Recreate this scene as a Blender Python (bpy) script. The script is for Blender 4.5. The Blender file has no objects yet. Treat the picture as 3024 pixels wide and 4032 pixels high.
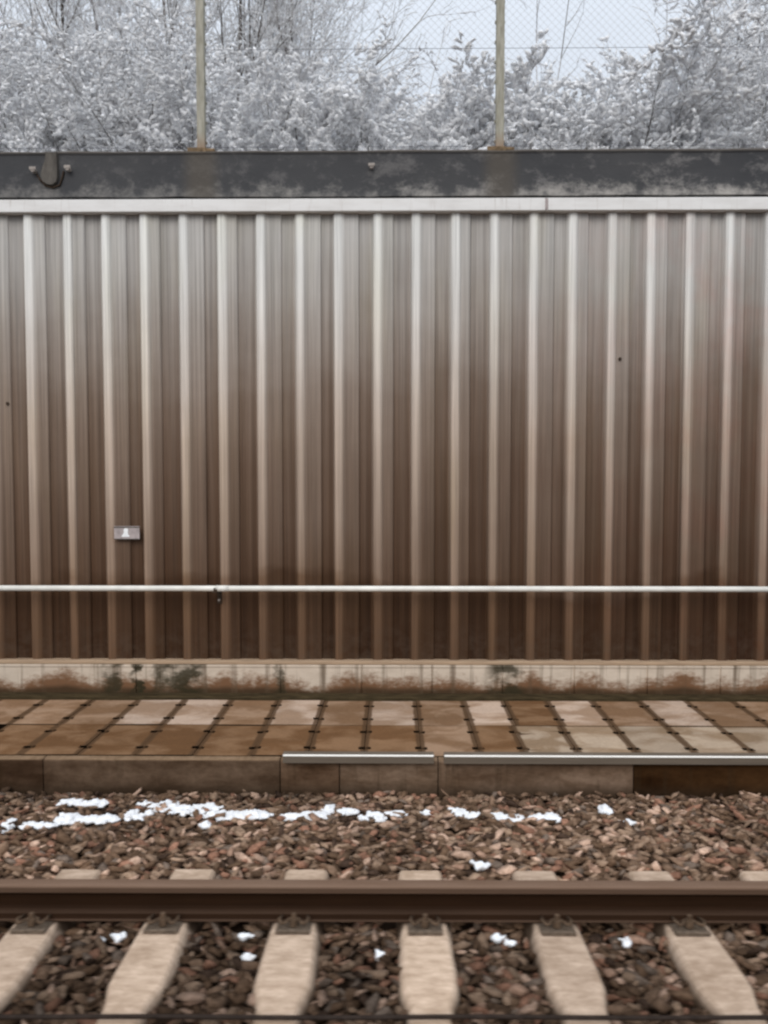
import bpy, bmesh, math, random
import numpy as np
from mathutils import Vector, Matrix
R = math.radians
random.seed(7)
rng = np.random.default_rng(11)
scene = bpy.context.scene
COL = scene.collection

# ------------------------------------------------------------------ bookkeeping
def tag(o, label=None, cat=None, group=None, kind=None):
    if label: o['label'] = label
    if cat: o['category'] = cat
    if group: o['group'] = group
    if kind: o['kind'] = kind
    return o

def empty(name, loc=(0, 0, 0), rz=0.0):
    o = bpy.data.objects.new(name, None)
    o.empty_display_size = 0.1
    o.location = loc
    o.rotation_euler = (0, 0, rz)
    COL.objects.link(o)
    return o

def link(name, me, mats=(), parent=None, loc=(0, 0, 0), rz=0.0):
    o = bpy.data.objects.new(name, me)
    for m in (mats if isinstance(mats, (list, tuple)) else [mats]):
        if m.name not in [x.name for x in me.materials if x]:
            me.materials.append(m)
    o.location = loc
    o.rotation_euler = (0, 0, rz)
    COL.objects.link(o)
    if parent: o.parent = parent
    return o

def copy_tree(o, parent=None):
    c = o.copy()
    COL.objects.link(c)
    c.parent = parent
    for ch in list(o.children):
        copy_tree(ch, c)
    return c

def ordinal(n):
    return ['zeroth', 'first', 'second', 'third', 'fourth', 'fifth', 'sixth', 'seventh', 'eighth', 'ninth', 'tenth',
            'eleventh', 'twelfth', 'thirteenth', 'fourteenth', 'fifteenth', 'sixteenth', 'seventeenth', 'eighteenth'][n]

# ------------------------------------------------------------------ mesh helpers
def me_from(name, verts, faces, smooth=False, mi=None):
    me = bpy.data.meshes.new(name)
    me.from_pydata([tuple(v) for v in verts], [], [tuple(f) for f in faces])
    if smooth: me.polygons.foreach_set('use_smooth', [True] * len(me.polygons))
    if mi is not None: me.polygons.foreach_set('material_index', mi)
    me.update()
    return me

def fast_mesh(name, verts, faces, smooth=False, mi=None):
    """verts (n,3) array, faces (m,k) array of equal arity"""
    verts = np.asarray(verts, dtype=np.float32)
    faces = np.asarray(faces, dtype=np.int32)
    me = bpy.data.meshes.new(name)
    n, k = faces.shape
    me.vertices.add(len(verts)); me.vertices.foreach_set('co', verts.ravel())
    me.loops.add(n * k); me.loops.foreach_set('vertex_index', faces.ravel())
    me.polygons.add(n)
    me.polygons.foreach_set('loop_start', np.arange(0, n * k, k, dtype=np.int32))
    me.polygons.foreach_set('loop_total', np.full(n, k, dtype=np.int32))
    if smooth: me.polygons.foreach_set('use_smooth', np.ones(n, dtype=bool))
    if mi is not None: me.polygons.foreach_set('material_index', np.asarray(mi, dtype=np.int32))
    me.update(calc_edges=True)
    return me

def bm_box(bm, x0, x1, y0, y1, z0, z1, bevel=0.0, seg=1):
    r = bmesh.ops.create_cube(bm, size=1.0)
    vs = r['verts']
    for v in vs:
        v.co = Vector((x0 + (v.co.x + .5) * (x1 - x0), y0 + (v.co.y + .5) * (y1 - y0), z0 + (v.co.z + .5) * (z1 - z0)))
    if bevel > 0:
        es = list({e for v in vs for e in v.link_edges})
        bmesh.ops.bevel(bm, geom=es, offset=bevel, segments=seg, affect='EDGES', profile=0.6)

def bm_cyl(bm, p0, p1, r0, r1=None, n=12, caps=True):
    p0 = Vector(p0); p1 = Vector(p1)
    if r1 is None: r1 = r0
    d = p1 - p0
    M = Matrix.Translation((p0 + p1) / 2) @ d.to_track_quat('Z', 'Y').to_matrix().to_4x4()
    bmesh.ops.create_cone(bm, cap_ends=caps, cap_tris=False, segments=n, radius1=r0, radius2=r1, depth=d.length, matrix=M)

def bm_tube(bm, pts, r, n=8):
    """swept tube along a polyline"""
    pts = [Vector(p) for p in pts]
    rings = []
    for i, p in enumerate(pts):
        t = (pts[min(i + 1, len(pts) - 1)] - pts[max(i - 1, 0)]).normalized()
        a = t.orthogonal().normalized() if i == 0 else (rings_a - t * rings_a.dot(t)).normalized()
        rings_a = a
        b = t.cross(a)
        rr = r[i] if isinstance(r, (list, tuple)) else r
        rings.append([bm.verts.new(p + (a * math.cos(2 * math.pi * k / n) + b * math.sin(2 * math.pi * k / n)) * rr) for k in range(n)])
    for i in range(len(rings) - 1):
        for k in range(n):
            bm.faces.new((rings[i][k], rings[i][(k + 1) % n], rings[i + 1][(k + 1) % n], rings[i + 1][k]))
    bm.faces.new(rings[0][::-1]); bm.faces.new(rings[-1])

def bm_done(name, bm, mats, parent=None, loc=(0, 0, 0), rz=0.0, smooth=False, recalc=True):
    if recalc: bmesh.ops.recalc_face_normals(bm, faces=bm.faces)
    me = bpy.data.meshes.new(name)
    bm.to_mesh(me); bm.free()
    if smooth:
        me.polygons.foreach_set('use_smooth', [True] * len(me.polygons))
    return link(name, me, mats, parent, loc, rz)

def extrude_x(profile, xs):
    """closed profile [(y,z)] extruded along the list of x stations"""
    n = len(profile); V = []; F = []
    for x in xs:
        V += [(x, p[0], p[1]) for p in profile]
    for i in range(len(xs) - 1):
        for k in range(n):
            a = i * n + k; b = i * n + (k + 1) % n
            F.append((a, b, b + n, a + n))
    F.append(tuple(range(n - 1, -1, -1)))
    F.append(tuple(range((len(xs) - 1) * n, len(xs) * n)))
    return V, F

# ------------------------------------------------------------------ materials
class Nodes:
    def __init__(s, name, rough=0.85, spec=0.25):
        s.m = bpy.data.materials.new(name); s.m.use_nodes = True
        s.t = s.m.node_tree; s.N = s.t.nodes; s.L = s.t.links
        s.b = s.N['Principled BSDF']
        s.b.inputs['Roughness'].default_value = rough
        s.b.inputs['Specular IOR Level'].default_value = spec
        s.geo = s.N.new('ShaderNodeNewGeometry')
    def put(s, sock, v):
        if isinstance(v, bpy.types.NodeSocket): s.L.new(v, sock)
        elif isinstance(v, (tuple, list)):
            sock.default_value = tuple(v) + ((1,) if len(v) == 3 and len(sock.default_value) == 4 else ())
        else: sock.default_value = v
    def pos(s): return s.geo.outputs['Position']
    def xyz(s, v=None):
        n = s.N.new('ShaderNodeSeparateXYZ'); s.L.new(v or s.pos(), n.inputs[0]); return n.outputs
    def math(s, op, a, b=0.0, clamp=False):
        n = s.N.new('ShaderNodeMath'); n.operation = op; n.use_clamp = clamp
        s.put(n.inputs[0], a); s.put(n.inputs[1], b); return n.outputs[0]
    def scale(s, v, sc, off=(0, 0, 0)):
        n = s.N.new('ShaderNodeMapping'); s.L.new(v, n.inputs[0])
        n.inputs['Scale'].default_value = sc; n.inputs['Location'].default_value = off; return n.outputs[0]
    def noise(s, v=None, scale=5.0, detail=4.0, rough=0.55, dist=0.0, col=False):
        n = s.N.new('ShaderNodeTexNoise'); s.L.new(v or s.pos(), n.inputs['Vector'])
        n.inputs['Scale'].default_value = scale; n.inputs['Detail'].default_value = detail
        n.inputs['Roughness'].default_value = rough; n.inputs['Distortion'].default_value = dist
        return n.outputs['Color' if col else 'Fac']
    def maprange(s, v, a, b, c=0.0, d=1.0, smooth=False):
        n = s.N.new('ShaderNodeMapRange'); n.clamp = True
        if smooth: n.interpolation_type = 'SMOOTHSTEP'
        s.put(n.inputs[0], v)
        for i, q in enumerate((a, b, c, d)): n.inputs[i + 1].default_value = q
        return n.outputs[0]
    def ramp(s, v, stops):
        n = s.N.new('ShaderNodeValToRGB'); s.put(n.inputs[0], v)
        cr = n.color_ramp
        while len(cr.elements) < len(stops): cr.elements.new(0.5)
        for e, (p, c) in zip(cr.elements, stops):
            e.position = p; e.color = (*c, 1) if len(c) == 3 else c
        return n.outputs[0]
    def mix(s, f, a, b, mode='MIX'):
        n = s.N.new('ShaderNodeMixRGB'); n.blend_type = mode
        s.put(n.inputs[0], f); s.put(n.inputs[1], a); s.put(n.inputs[2], b); return n.outputs[0]
    def attr(s, name, out='Fac', typ='GEOMETRY'):
        n = s.N.new('ShaderNodeAttribute'); n.attribute_name = name; n.attribute_type = typ; return n.outputs[out]
    def objcol(s):
        return s.N.new('ShaderNodeObjectInfo').outputs['Color']
    def objrand(s):
        return s.N.new('ShaderNodeObjectInfo').outputs['Random']
    def base(s, c, gamma=1.0, tint=None):
        if gamma != 1.0:
            g = s.N.new('ShaderNodeGamma'); s.put(g.inputs[0], c); g.inputs[1].default_value = gamma; c = g.outputs[0]
        if tint: c = s.mix(1.0, c, tint, 'MULTIPLY')
        s.put(s.b.inputs['Base Color'], c); return s
    def bump(s, h, strength=0.3, dist=0.01):
        n = s.N.new('ShaderNodeBump'); n.inputs['Strength'].default_value = strength; n.inputs['Distance'].default_value = dist
        s.L.new(h, n.inputs['Height']); s.L.new(n.outputs[0], s.b.inputs['Normal']); return s

def simple(name, c, rough=0.8, var=0.2, scale=20, spec=0.06, metal=0.0, stretch=(1, 1, 1)):
    n = Nodes(name, rough, spec)
    f = n.noise(n.scale(n.pos(), stretch), scale, 5)
    lo = tuple(x * (1 - var) for x in c); hi = tuple(min(1, x * (1 + var)) for x in c)
    n.base(n.ramp(f, [(0.3, lo), (0.7, hi)]))
    n.b.inputs['Metallic'].default_value = metal
    n.bump(f, 0.2, 0.004)
    return n.m

def mat_cladding():
    n = Nodes('weathered_shaded_metal_cladding', 0.6, 0.10)
    x, y, z = n.xyz()
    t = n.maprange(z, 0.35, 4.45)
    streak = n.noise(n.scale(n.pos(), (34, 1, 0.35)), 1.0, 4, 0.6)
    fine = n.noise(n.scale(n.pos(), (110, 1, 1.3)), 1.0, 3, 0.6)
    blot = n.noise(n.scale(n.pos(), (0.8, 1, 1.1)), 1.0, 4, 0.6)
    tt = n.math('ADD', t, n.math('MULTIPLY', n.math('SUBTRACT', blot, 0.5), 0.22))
    rib = n.ramp(tt, [(0.0, (.135, .082, .050)), (0.16, (.175, .112, .072)), (0.19, (.28, .21, .16)), (0.5, (.47, .40, .34)), (0.78, (.71, .675, .635)), (1.0, (.82, .80, .76))])  # grime plus painted shade: darkens downward, with a step below the pipe
    pan = n.ramp(tt, [(0.0, (.036, .0175, .0085)), (0.16, (.047, .0245, .0128)), (0.19, (.070, .040, .024)), (0.42, (.103, .067, .046)), (0.60, (.145, .106, .081)), (0.78, (.26, .222, .194)), (1.0, (.40, .372, .348))])  # same step: shade under the pipe painted into the ramp
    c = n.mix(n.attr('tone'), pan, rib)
    v = n.math('ADD', n.math('MULTIPLY', streak, 0.75), n.math('MULTIPLY', fine, 0.45))
    v = n.maprange(v, 0.32, 0.9, 0.60, 1.46)
    # darker towards the lower right end
    v = n.math('MULTIPLY', v, n.maprange(n.math('SUBTRACT', n.math('MULTIPLY', x, .35), z), -3.4, .6, 1.04, .74))
    n2 = n.N.new('ShaderNodeVectorMath'); n2.operation = 'SCALE'
    n.L.new(c, n2.inputs[0]); n.L.new(v, n2.inputs['Scale'])
    # reddish rusty bloom towards the right-hand end, greenish hint elsewhere
    red = n.math('MULTIPLY', n.maprange(x, 0.8, 3.2), n.maprange(n.noise(n.scale(n.pos(), (1.6, 1, 0.9)), 1.3, 5, 0.65), 0.45, 0.66))
    c2 = n.mix(n.math('MULTIPLY', red, 0.40), n2.outputs[0], (1.0, .66, .60), 'MULTIPLY')
    ol = n.maprange(n.noise(n.scale(n.pos(), (3.0, 1, 0.5)), 1.0, 3), 0.5, 0.7, 0, 0.5)
    c3 = n.mix(ol, c2, (1.0, .99, .88), 'MULTIPLY')
    # splash dust along the foot
    sp = n.math('MULTIPLY', n.maprange(z, .85, .36, 0, 1, True), n.maprange(n.noise(n.scale(n.pos(), (9, 1, 12)), 1.0, 6, .7), .4, .65, 0, .32))
    c3 = n.mix(sp, c3, (.10, .078, .06))
    grade = n.ramp(n.maprange(z, .4, 4.4), [(0, (1.03, .945, .885)), (.55, (1.04, .975, .925)), (.85, (.97, .98, .98)), (1, (.96, .985, 1.0))])
    n.base(n.mix(1.0, c3, grade, 'MULTIPLY'))
    n.bump(n.noise(n.scale(n.pos(), (6, 6, 2)), 1.0, 3), 0.12, 0.01)
    return n.m

def mat_cap():
    n = Nodes('pale_cap_paint', 0.5, 0.3)
    f = n.noise(n.scale(n.pos(), (3, 1, 12)), 1.0, 5, 0.6)
    g = n.noise(n.scale(n.pos(), (30, 1, 3)), 1.0, 4)
    c = n.mix(n.maprange(f, .42, .72, 0, .5), (.80, .785, .765), (.60, .57, .54))
    c = n.mix(n.maprange(g, .58, .75, 0, .35), c, (.42, .36, .31))
    return n.base(c).m

def mat_parapet():
    n = Nodes('dark_weathered_concrete', 0.9, 0.15)
    x, y, z = n.xyz()
    t = n.maprange(z, 4.64, 5.06)
    a = n.noise(n.scale(n.pos(), (3.4, 3, 5.0)), 1.0, 9, 0.74, 0.15)
    b = n.noise(n.scale(n.pos(), (1.1, 1, 1.6), (4, 0, 2)), 1.0, 5, 0.6)
    st = n.noise(n.scale(n.pos(), (9, 1, 1.2)), 1.0, 4, 0.6)
    edge = n.math('SUBTRACT', n.math('ADD', n.math('MULTIPLY', a, 0.9), n.math('MULTIPLY', st, 0.35)), n.math('MULTIPLY', t, 1.0))
    edge = n.math('ADD', edge, n.math('MULTIPLY', n.math('SUBTRACT', n.noise(n.scale(n.pos(), (7, 1, 9), (3, 1, 1)), 1.0, 6, .7), .5), 1.3))
    pale = n.maprange(edge, 0.28, 0.92, 0, 1, True)
    blotch = n.math('MULTIPLY', n.maprange(a, 0.50, 0.66, 0, 1, True), n.maprange(x, -2.6, 2.4, 0.34, 0.9))
    c = n.mix(b, (.038, .040, .045), (.092, .090, .090))
    c = n.mix(n.math('MULTIPLY', blotch, 0.8), c, (.20, .19, .185))
    pf = n.math('MULTIPLY', pale, n.maprange(x, -2.5, 2.5, 0.42, 0.95))
    c = n.mix(pf, c, (.40, .375, .345))
    rim = n.maprange(t, 0.93, 0.99, 0, 0.6)
    c = n.mix(rim, c, (.17, .145, .12))
    # rusty, greenish run-off below the two fence posts
    for px in (-1.77, 1.0):
        d = n.math('ABSOLUTE', n.math('SUBTRACT', x, px))
        r = n.math('MULTIPLY', n.maprange(d, 0.05, 0.22, 1, 0, True), 0.6)
        c = n.mix(r, c, (.115, .098, .078))
    n.base(c); n.bump(a, 0.7, 0.015)
    return n.m

def mat_plinth():
    n = Nodes('stained_plinth_concrete', 0.95, 0.04)
    x, y, z = n.xyz()
    t = n.maprange(z, 0.05, 0.315)
    f = n.noise(n.scale(n.pos(), (5, 5, 9)), 1.0, 6, 0.6)
    lump = n.noise(n.scale(n.pos(), (2.1, 1, 0.3)), 1.0, 3, 0.5)
    st = n.noise(n.scale(n.pos(), (10, 1, 0.5)), 1.0, 4, 0.6)
    c = n.mix(f, (.47, .415, .355), (.70, .64, .565))
    sm = n.noise(n.scale(n.pos(), (16, 4, 30)), 1.0, 5, 0.65)
    brown = n.math('SUBTRACT', n.math('ADD', n.math('ADD', n.math('MULTIPLY', lump, 1.25), n.math('MULTIPLY', f, 0.55)), n.math('MULTIPLY', n.math('SUBTRACT', sm, .5), .7)), n.math('MULTIPLY', t, 0.75))
    c = n.mix(n.maprange(brown, 0.33, 0.78, 0, 0.95, True), c, (.205, .118, .068))
    c = n.mix(n.maprange(n.math('ADD', t, n.math('MULTIPLY', n.math('SUBTRACT', lump, .5), -.5)), 0.28, 0.06, 0, 0.8, True), c, (.075, .055, .036))
    c = n.mix(n.maprange(st, 0.52, 0.70, 0, 0.75), c, (.15, .115, .082))
    # greenish black algae runs at a few leaks
    for px, w, k in ((-2.38, .06, .95), (-2.62, .10, .8), (-1.92, .26, .9), (-2.15, .10, .8), (1.02, .2, .85), (-1.05, .06, .7)):
        d = n.math('ABSOLUTE', n.math('SUBTRACT', x, n.math('ADD', px, n.math('MULTIPLY', n.math('SUBTRACT', f, .5), .35))))
        r = n.math('MULTIPLY', n.maprange(d, w * .4, w, 1, 0, True), n.math('MULTIPLY', n.maprange(f, .36, .56), k))
        c = n.mix(r, c, (.062, .056, .036))
    n.base(c, 1.25, (1.10, 1.05, 1.0)); n.bump(f, 0.3, 0.01)
    return n.m

def mat_slab():
    n = Nodes('trough_cover_concrete', 0.95, 0.04)
    f = n.noise(n.scale(n.pos(), (4, 9, 9)), 1.0, 6, 0.62)
    g = n.noise(n.scale(n.pos(), (2.2, 3.4, 2)), 1.0, 4, 0.55, 0.5)
    sp = n.noise(n.scale(n.pos(), (40, 70, 50)), 1.0, 3, 0.6)
    oc = n.objcol()
    c = n.mix(n.maprange(g, .42, .56, 0, .8), oc, n.mix(1.0, oc, (.62, .54, .45), 'MULTIPLY'))
    c = n.mix(n.maprange(f, .3, .7, 0, .5), c, n.mix(1.0, c, (1.35, 1.33, 1.3), 'MULTIPLY'))
    c = n.mix(n.maprange(sp, .3, .7, .0, .35), c, n.mix(1.0, c, (.55, .5, .45), 'MULTIPLY'))
    e = n.attr('edge')
    ed = n.maprange(n.math('ADD', e, n.math('MULTIPLY', n.math('SUBTRACT', f, .5), 0.5)), 0.28, 0.62, 0, 0.88, True)
    c = n.mix(ed, c, (.115, .072, .042))
    c = n.mix(n.maprange(e, 1.05, 1.5), c, (.012, .008, .005))  # slab sides blackened: shade in notches and joints painted in
    n.base(c, 1.12, (1.0, .96, .93)); n.bump(sp, 0.25, 0.004)
    return n.m

def mat_kerb():
    n = Nodes('dirty_kerb_concrete', 0.95, 0.04)
    x, y, z = n.xyz()
    f = n.noise(n.scale(n.pos(), (3, 6, 9)), 1.0, 6, 0.6, 0.5)
    g = n.noise(n.scale(n.pos(), (1.0, 1, 2)), 1.4, 4, 0.6)
    st = n.noise(n.scale(n.pos(), (12, 1, 1)), 1.0, 3, 0.6)
    oc = n.objcol()
    c = n.mix(n.maprange(g, .35, .65), n.mix(1.0, oc, (.6, .55, .5), 'MULTIPLY'), n.mix(1.0, oc, (1.25, 1.25, 1.25), 'MULTIPLY'))
    c = n.mix(n.maprange(f, .42, .66, 0, .6), c, n.mix(1.0, c, (.45, .38, .3), 'MULTIPLY'))
    c = n.mix(n.maprange(st, .56, .72, 0, .6), c, (.07, .046, .026))
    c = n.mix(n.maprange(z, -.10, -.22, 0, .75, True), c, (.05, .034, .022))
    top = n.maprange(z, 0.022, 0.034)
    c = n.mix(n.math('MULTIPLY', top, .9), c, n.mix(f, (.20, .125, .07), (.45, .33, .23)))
    sp = n.noise(n.scale(n.pos(), (22, 10, 30)), 1.0, 5, .7)
    c = n.mix(n.maprange(sp, .35, .7, 0, .5), c, n.mix(1.0, c, (.5, .48, .45), 'MULTIPLY'))
    n.base(c, 1.2, (1.02, 1.04, 1.06)); n.bump(f, 0.4, 0.01)
    return n.m

def mat_sleeper():
    n = Nodes('sleeper_concrete', 0.95, 0.04)
    f = n.noise(n.scale(n.pos(), (10, 26, 10)), 1.0, 5, 0.6)
    g = n.noise(n.scale(n.pos(), (5, 4, 3)), 1.0, 5, 0.6)
    sp = n.noise(n.scale(n.pos(), (70, 110, 70)), 1.0, 3, 0.6)
    c = n.mix(n.maprange(f, .3, .7), (.41, .325, .245), (.67, .56, .45))
    c = n.mix(n.maprange(g, .52, .72, 0, .45), c, (.24, .17, .11))
    c = n.mix(n.maprange(sp, .5, .75, 0, .35), c, (.20, .145, .10))
    c = n.mix(1.0, c, n.ramp(n.objrand(), [(0, (.84, .82, .80)), (1, (1.08, 1.06, 1.03))]), 'MULTIPLY')
    seat = n.attr('edge')
    c = n.mix(n.maprange(n.math('ADD', seat, n.math('MULTIPLY', n.math('SUBTRACT', g, .5), .7)), .3, .8, 0, .9, True), c, (.060, .040, .026))
    n.base(c, 1.05, (.98, .92, .90)); n.bump(sp, .25, .003)
    return n.m

def mat_rail():
    n = Nodes('rusty_rail_steel', 0.6, 0.10)
    x, y, z = n.xyz()
    f = n.noise(n.scale(n.pos(), (3, 30, 60)), 1.0, 5, .6)
    c = n.mix(f, (.012, .005, .0018), (.029, .0125, .005))
    c = n.mix(n.maprange(n.attr('tone'), .4, .9, 0, 1), c, n.mix(f, (.125, .072, .045), (.20, .132, .094)))
    n.base(c)
    n.put(n.b.inputs['Roughness'], n.maprange(n.attr('tone'), 0.4, 1, .75, .5))
    n.bump(f, .15, .003)
    return n.m

def mat_stone():
    n = Nodes('ballast_stone', 0.95, 0.04)
    v = n.attr('shade', 'Color')
    f = n.noise(n.pos(), 55, 4, .65)
    c = n.mix(n.maprange(f, .3, .7), n.mix(1.0, v, (.6, .56, .52), 'MULTIPLY'), n.mix(1.0, v, (1.35, 1.32, 1.28), 'MULTIPLY'))
    n.base(c, 1.13, (1.10, 1.04, 1.0)); n.bump(f, .4, .006)
    return n.m

def mat_snow(name='fresh_snow', c0=(.78, .80, .84), c1=(.90, .91, .93), sss=True):
    n = Nodes(name, 0.75, 0.2)
    f = n.noise(n.pos(), 14, 4, .6)
    c = n.mix(f, c0, c1)
    n.base(c); n.bump(n.noise(n.pos(), 60, 3), .25, .006)
    if sss:
        # loose snow on twigs lets light through
        tr = n.N.new('ShaderNodeBsdfTranslucent'); n.put(tr.inputs['Color'], c)
        mx = n.N.new('ShaderNodeMixShader'); mx.inputs[0].default_value = .10
        out = n.N['Material Output']
        n.L.new(n.b.outputs[0], mx.inputs[1]); n.L.new(tr.outputs[0], mx.inputs[2]); n.L.new(mx.outputs[0], out.inputs['Surface'])
    return n.m

def mat_bark(name, a, b):
    n = Nodes(name, .9, .1)
    f = n.noise(n.scale(n.pos(), (9, 9, 3)), 1.0, 4, .6)
    n.base(n.mix(f, a, b))
    return n.m

def mat_post():
    n = Nodes('lichen_galvanised_post', .7, .3)
    x, y, z = n.xyz()
    f = n.noise(n.scale(n.pos(), (30, 30, 7)), 1.0, 5, .6)
    c = n.mix(n.maprange(f, .35, .65), (.27, .255, .20), (.42, .40, .33))
    c = n.mix(n.maprange(z, 5.25, 5.07, 0, .7), c, (.27, .14, .075))
    return n.base(c).m

M = dict(
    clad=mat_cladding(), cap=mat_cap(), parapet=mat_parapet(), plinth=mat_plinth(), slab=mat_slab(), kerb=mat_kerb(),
    sleeper=mat_sleeper(), rail=mat_rail(), stone=mat_stone(), snow=mat_snow(c0=(.70, .71, .73), c1=(.88, .885, .89), sss=False),
    twigsnow=mat_snow('twig_snow', (.90, .905, .92), (.96, .962, .97)),
    bark=mat_bark('grey_brown_bark', (.12, .104, .096), (.22, .195, .18)),
    frost=mat_bark('frosted_twig_bark', (.24, .222, .214), (.50, .48, .47)),
    barkdark=mat_bark('dark_bark', (.05, .042, .036), (.11, .092, .078)),
    barkolive=mat_bark('lichen_bark', (.11, .095, .06), (.20, .175, .12)),
    trim=simple('tan_base_trim', (.38, .27, .18), .6, .2, 4, stretch=(1, 6, 30)),
    moss=simple('mossy_edge_strip', (.052, .037, .019), .95, .45, 7, stretch=(1, 3, 6)),
    galv=simple('galvanised_pipe', (.76, .74, .68), .5, .12, 6, spec=.4),
    alu=simple('dull_aluminium', (.135, .108, .083), .65, .12, 5, spec=.04, stretch=(.5, 4, 10)),
    bright=simple('painted_edge_highlight', (.86, .83, .77), .4, .04, 5, spec=.3),  # sky highlight on the strip chamfer, painted as a pale colour
    plate=simple('faded_plate', (.40, .345, .335), .6, .22, 16),
    white=simple('white_marking', (.86, .87, .87), .5, .05, 20),
    dark=simple('dark_fastening_steel', (.055, .038, .027), .7, .4, 40),
    clamp=simple('rusty_clamp_steel', (.10, .066, .043), .75, .4, 40),
    bolt=simple('pale_bolt_steel', (.34, .30, .27), .5, .2, 60),
    rust=simple('rusty_steel', (.20, .14, .085), .85, .45, 22),
    pad=simple('brown_guide_plate', (.12, .09, .066), .8, .4, 50),
    cable=simple('black_cable', (.028, .02, .016), .6, .3, 30),
    soil=simple('ballast_bed_soil', (.022, .013, .008), .95, .4, 30),
    void=simple('trough_interior', (.010, .006, .003), .95, .4, 14),  # near-black: shade inside the trough put into the colour
    backwall=simple('shaded_retaining_concrete', (.03, .027, .025), .95, .3, 3),  # darkened to paint in the shadow gap below the parapet
    wire=simple('frosted_wire', (.52, .53, .55), .6, .15, 10),
    linewire=simple('dark_line_wire', (.12, .12, .15), .6, .15, 10),
    anchor=simple('stained_anchor_concrete', (.115, .104, .092), .9, .35, 14, stretch=(1, 1, .4)),
)

# ------------------------------------------------------------------ camera
cam = bpy.data.cameras.new('camera')
cam.sensor_fit = 'VERTICAL'; cam.sensor_height = 24.0; cam.sensor_width = 18.0
cam.lens = 24.0 * 1665 / 2212
cam.clip_start = 0.05; cam.clip_end = 2000
co = bpy.data.objects.new('camera', cam); COL.objects.link(co)
co.location = (0, 0, 2.052)
co.rotation_euler = (R(90 - 2.6), 0, R(0.6))
cam.dof.use_dof = True; cam.dof.focus_distance = 7.6; cam.dof.aperture_fstop = 1.25; cam.dof.aperture_ratio = .42
scene.camera = co

# ------------------------------------------------------------------ light
SUN_EL, SUN_AZ = 38.0, 192.0           # high, hazy sun, slightly behind the viewer's left
w = bpy.data.worlds.new('World'); scene.world = w; w.use_nodes = True
nt = w.node_tree; bg = nt.nodes['Background']
sky = nt.nodes.new('ShaderNodeTexSky'); sky.sky_type = 'NISHITA'; sky.sun_disc = False
sky.sun_elevation = R(SUN_EL); sky.sun_rotation = R(SUN_AZ)
sky.air_density = 1.0; sky.dust_density = 4.0; sky.ozone_density = 1.5
tc = nt.nodes.new('ShaderNodeTexCoord')
mp = nt.nodes.new('ShaderNodeMapping'); mp.inputs['Scale'].default_value = (1, 1, 2.5)
nz = nt.nodes.new('ShaderNodeTexNoise'); nz.inputs['Scale'].default_value = 1.6; nz.inputs['Detail'].default_value = 4
rp = nt.nodes.new('ShaderNodeMapRange'); rp.inputs[1].default_value = .3; rp.inputs[2].default_value = .7; rp.inputs[3].default_value = .94; rp.inputs[4].default_value = 1.06
cloud = nt.nodes.new('ShaderNodeVectorMath'); cloud.operation = 'SCALE'; cloud.inputs[0].default_value = (7.6, 8.2, 9.05)
mixn = nt.nodes.new('ShaderNodeMixRGB'); mixn.inputs[0].default_value = 0.90
nt.links.new(tc.outputs['Generated'], mp.inputs[0]); nt.links.new(mp.outputs[0], nz.inputs['Vector'])
nt.links.new(nz.outputs['Fac'], rp.inputs[0]); sx = nt.nodes.new('ShaderNodeSeparateXYZ'); nt.links.new(tc.outputs['Generated'], sx.inputs[0])
gr = nt.nodes.new('ShaderNodeMapRange'); gr.inputs[1].default_value = 0.0; gr.inputs[2].default_value = 1.0; gr.inputs[3].default_value = .84; gr.inputs[4].default_value = 2.05
zz2 = nt.nodes.new('ShaderNodeMath'); zz2.operation = 'POWER'; zz2.use_clamp = True; zz2.inputs[1].default_value = 2.0
nt.links.new(sx.outputs['Z'], zz2.inputs[0]); nt.links.new(zz2.outputs[0], gr.inputs[0])
mu = nt.nodes.new('ShaderNodeMath'); mu.operation = 'MULTIPLY'; nt.links.new(rp.outputs[0], mu.inputs[0]); nt.links.new(gr.outputs[0], mu.inputs[1])
nt.links.new(mu.outputs[0], cloud.inputs['Scale'])
nt.links.new(sky.outputs[0], mixn.inputs[1]); nt.links.new(cloud.outputs[0], mixn.inputs[2])
nt.links.new(mixn.outputs[0], bg.inputs[0])
bg.inputs[1].default_value = 0.1
sl = bpy.data.lights.new('sun', 'SUN'); sl.energy = 1.5; sl.angle = R(35); sl.color = (1.0, .955, .90)
so = bpy.data.objects.new('sun', sl); COL.objects.link(so)
# sun direction matching the sky node (rotation measured clockwise from +Y)
sd = Vector((math.sin(R(SUN_AZ)) * math.cos(R(SUN_EL)), math.cos(R(SUN_AZ)) * math.cos(R(SUN_EL)), math.sin(R(SUN_EL))))
so.rotation_euler = sd.to_track_quat('Z', 'Y').to_euler()
so.location = (0, -5, 20)

# ------------------------------------------------------------------ setting: ground
XW = 6.0
def sheet(name, x0, x1, y0, y1, z, mat):
    me = me_from(name, [(x0, y0, z), (x1, y0, z), (x1, y1, z), (x0, y1, z)], [(0, 1, 2, 3)])
    return tag(link(name, me, mat), kind='structure')
sheet('ground', -900, 900, -900, 900, -0.42, M['soil'])
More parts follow.
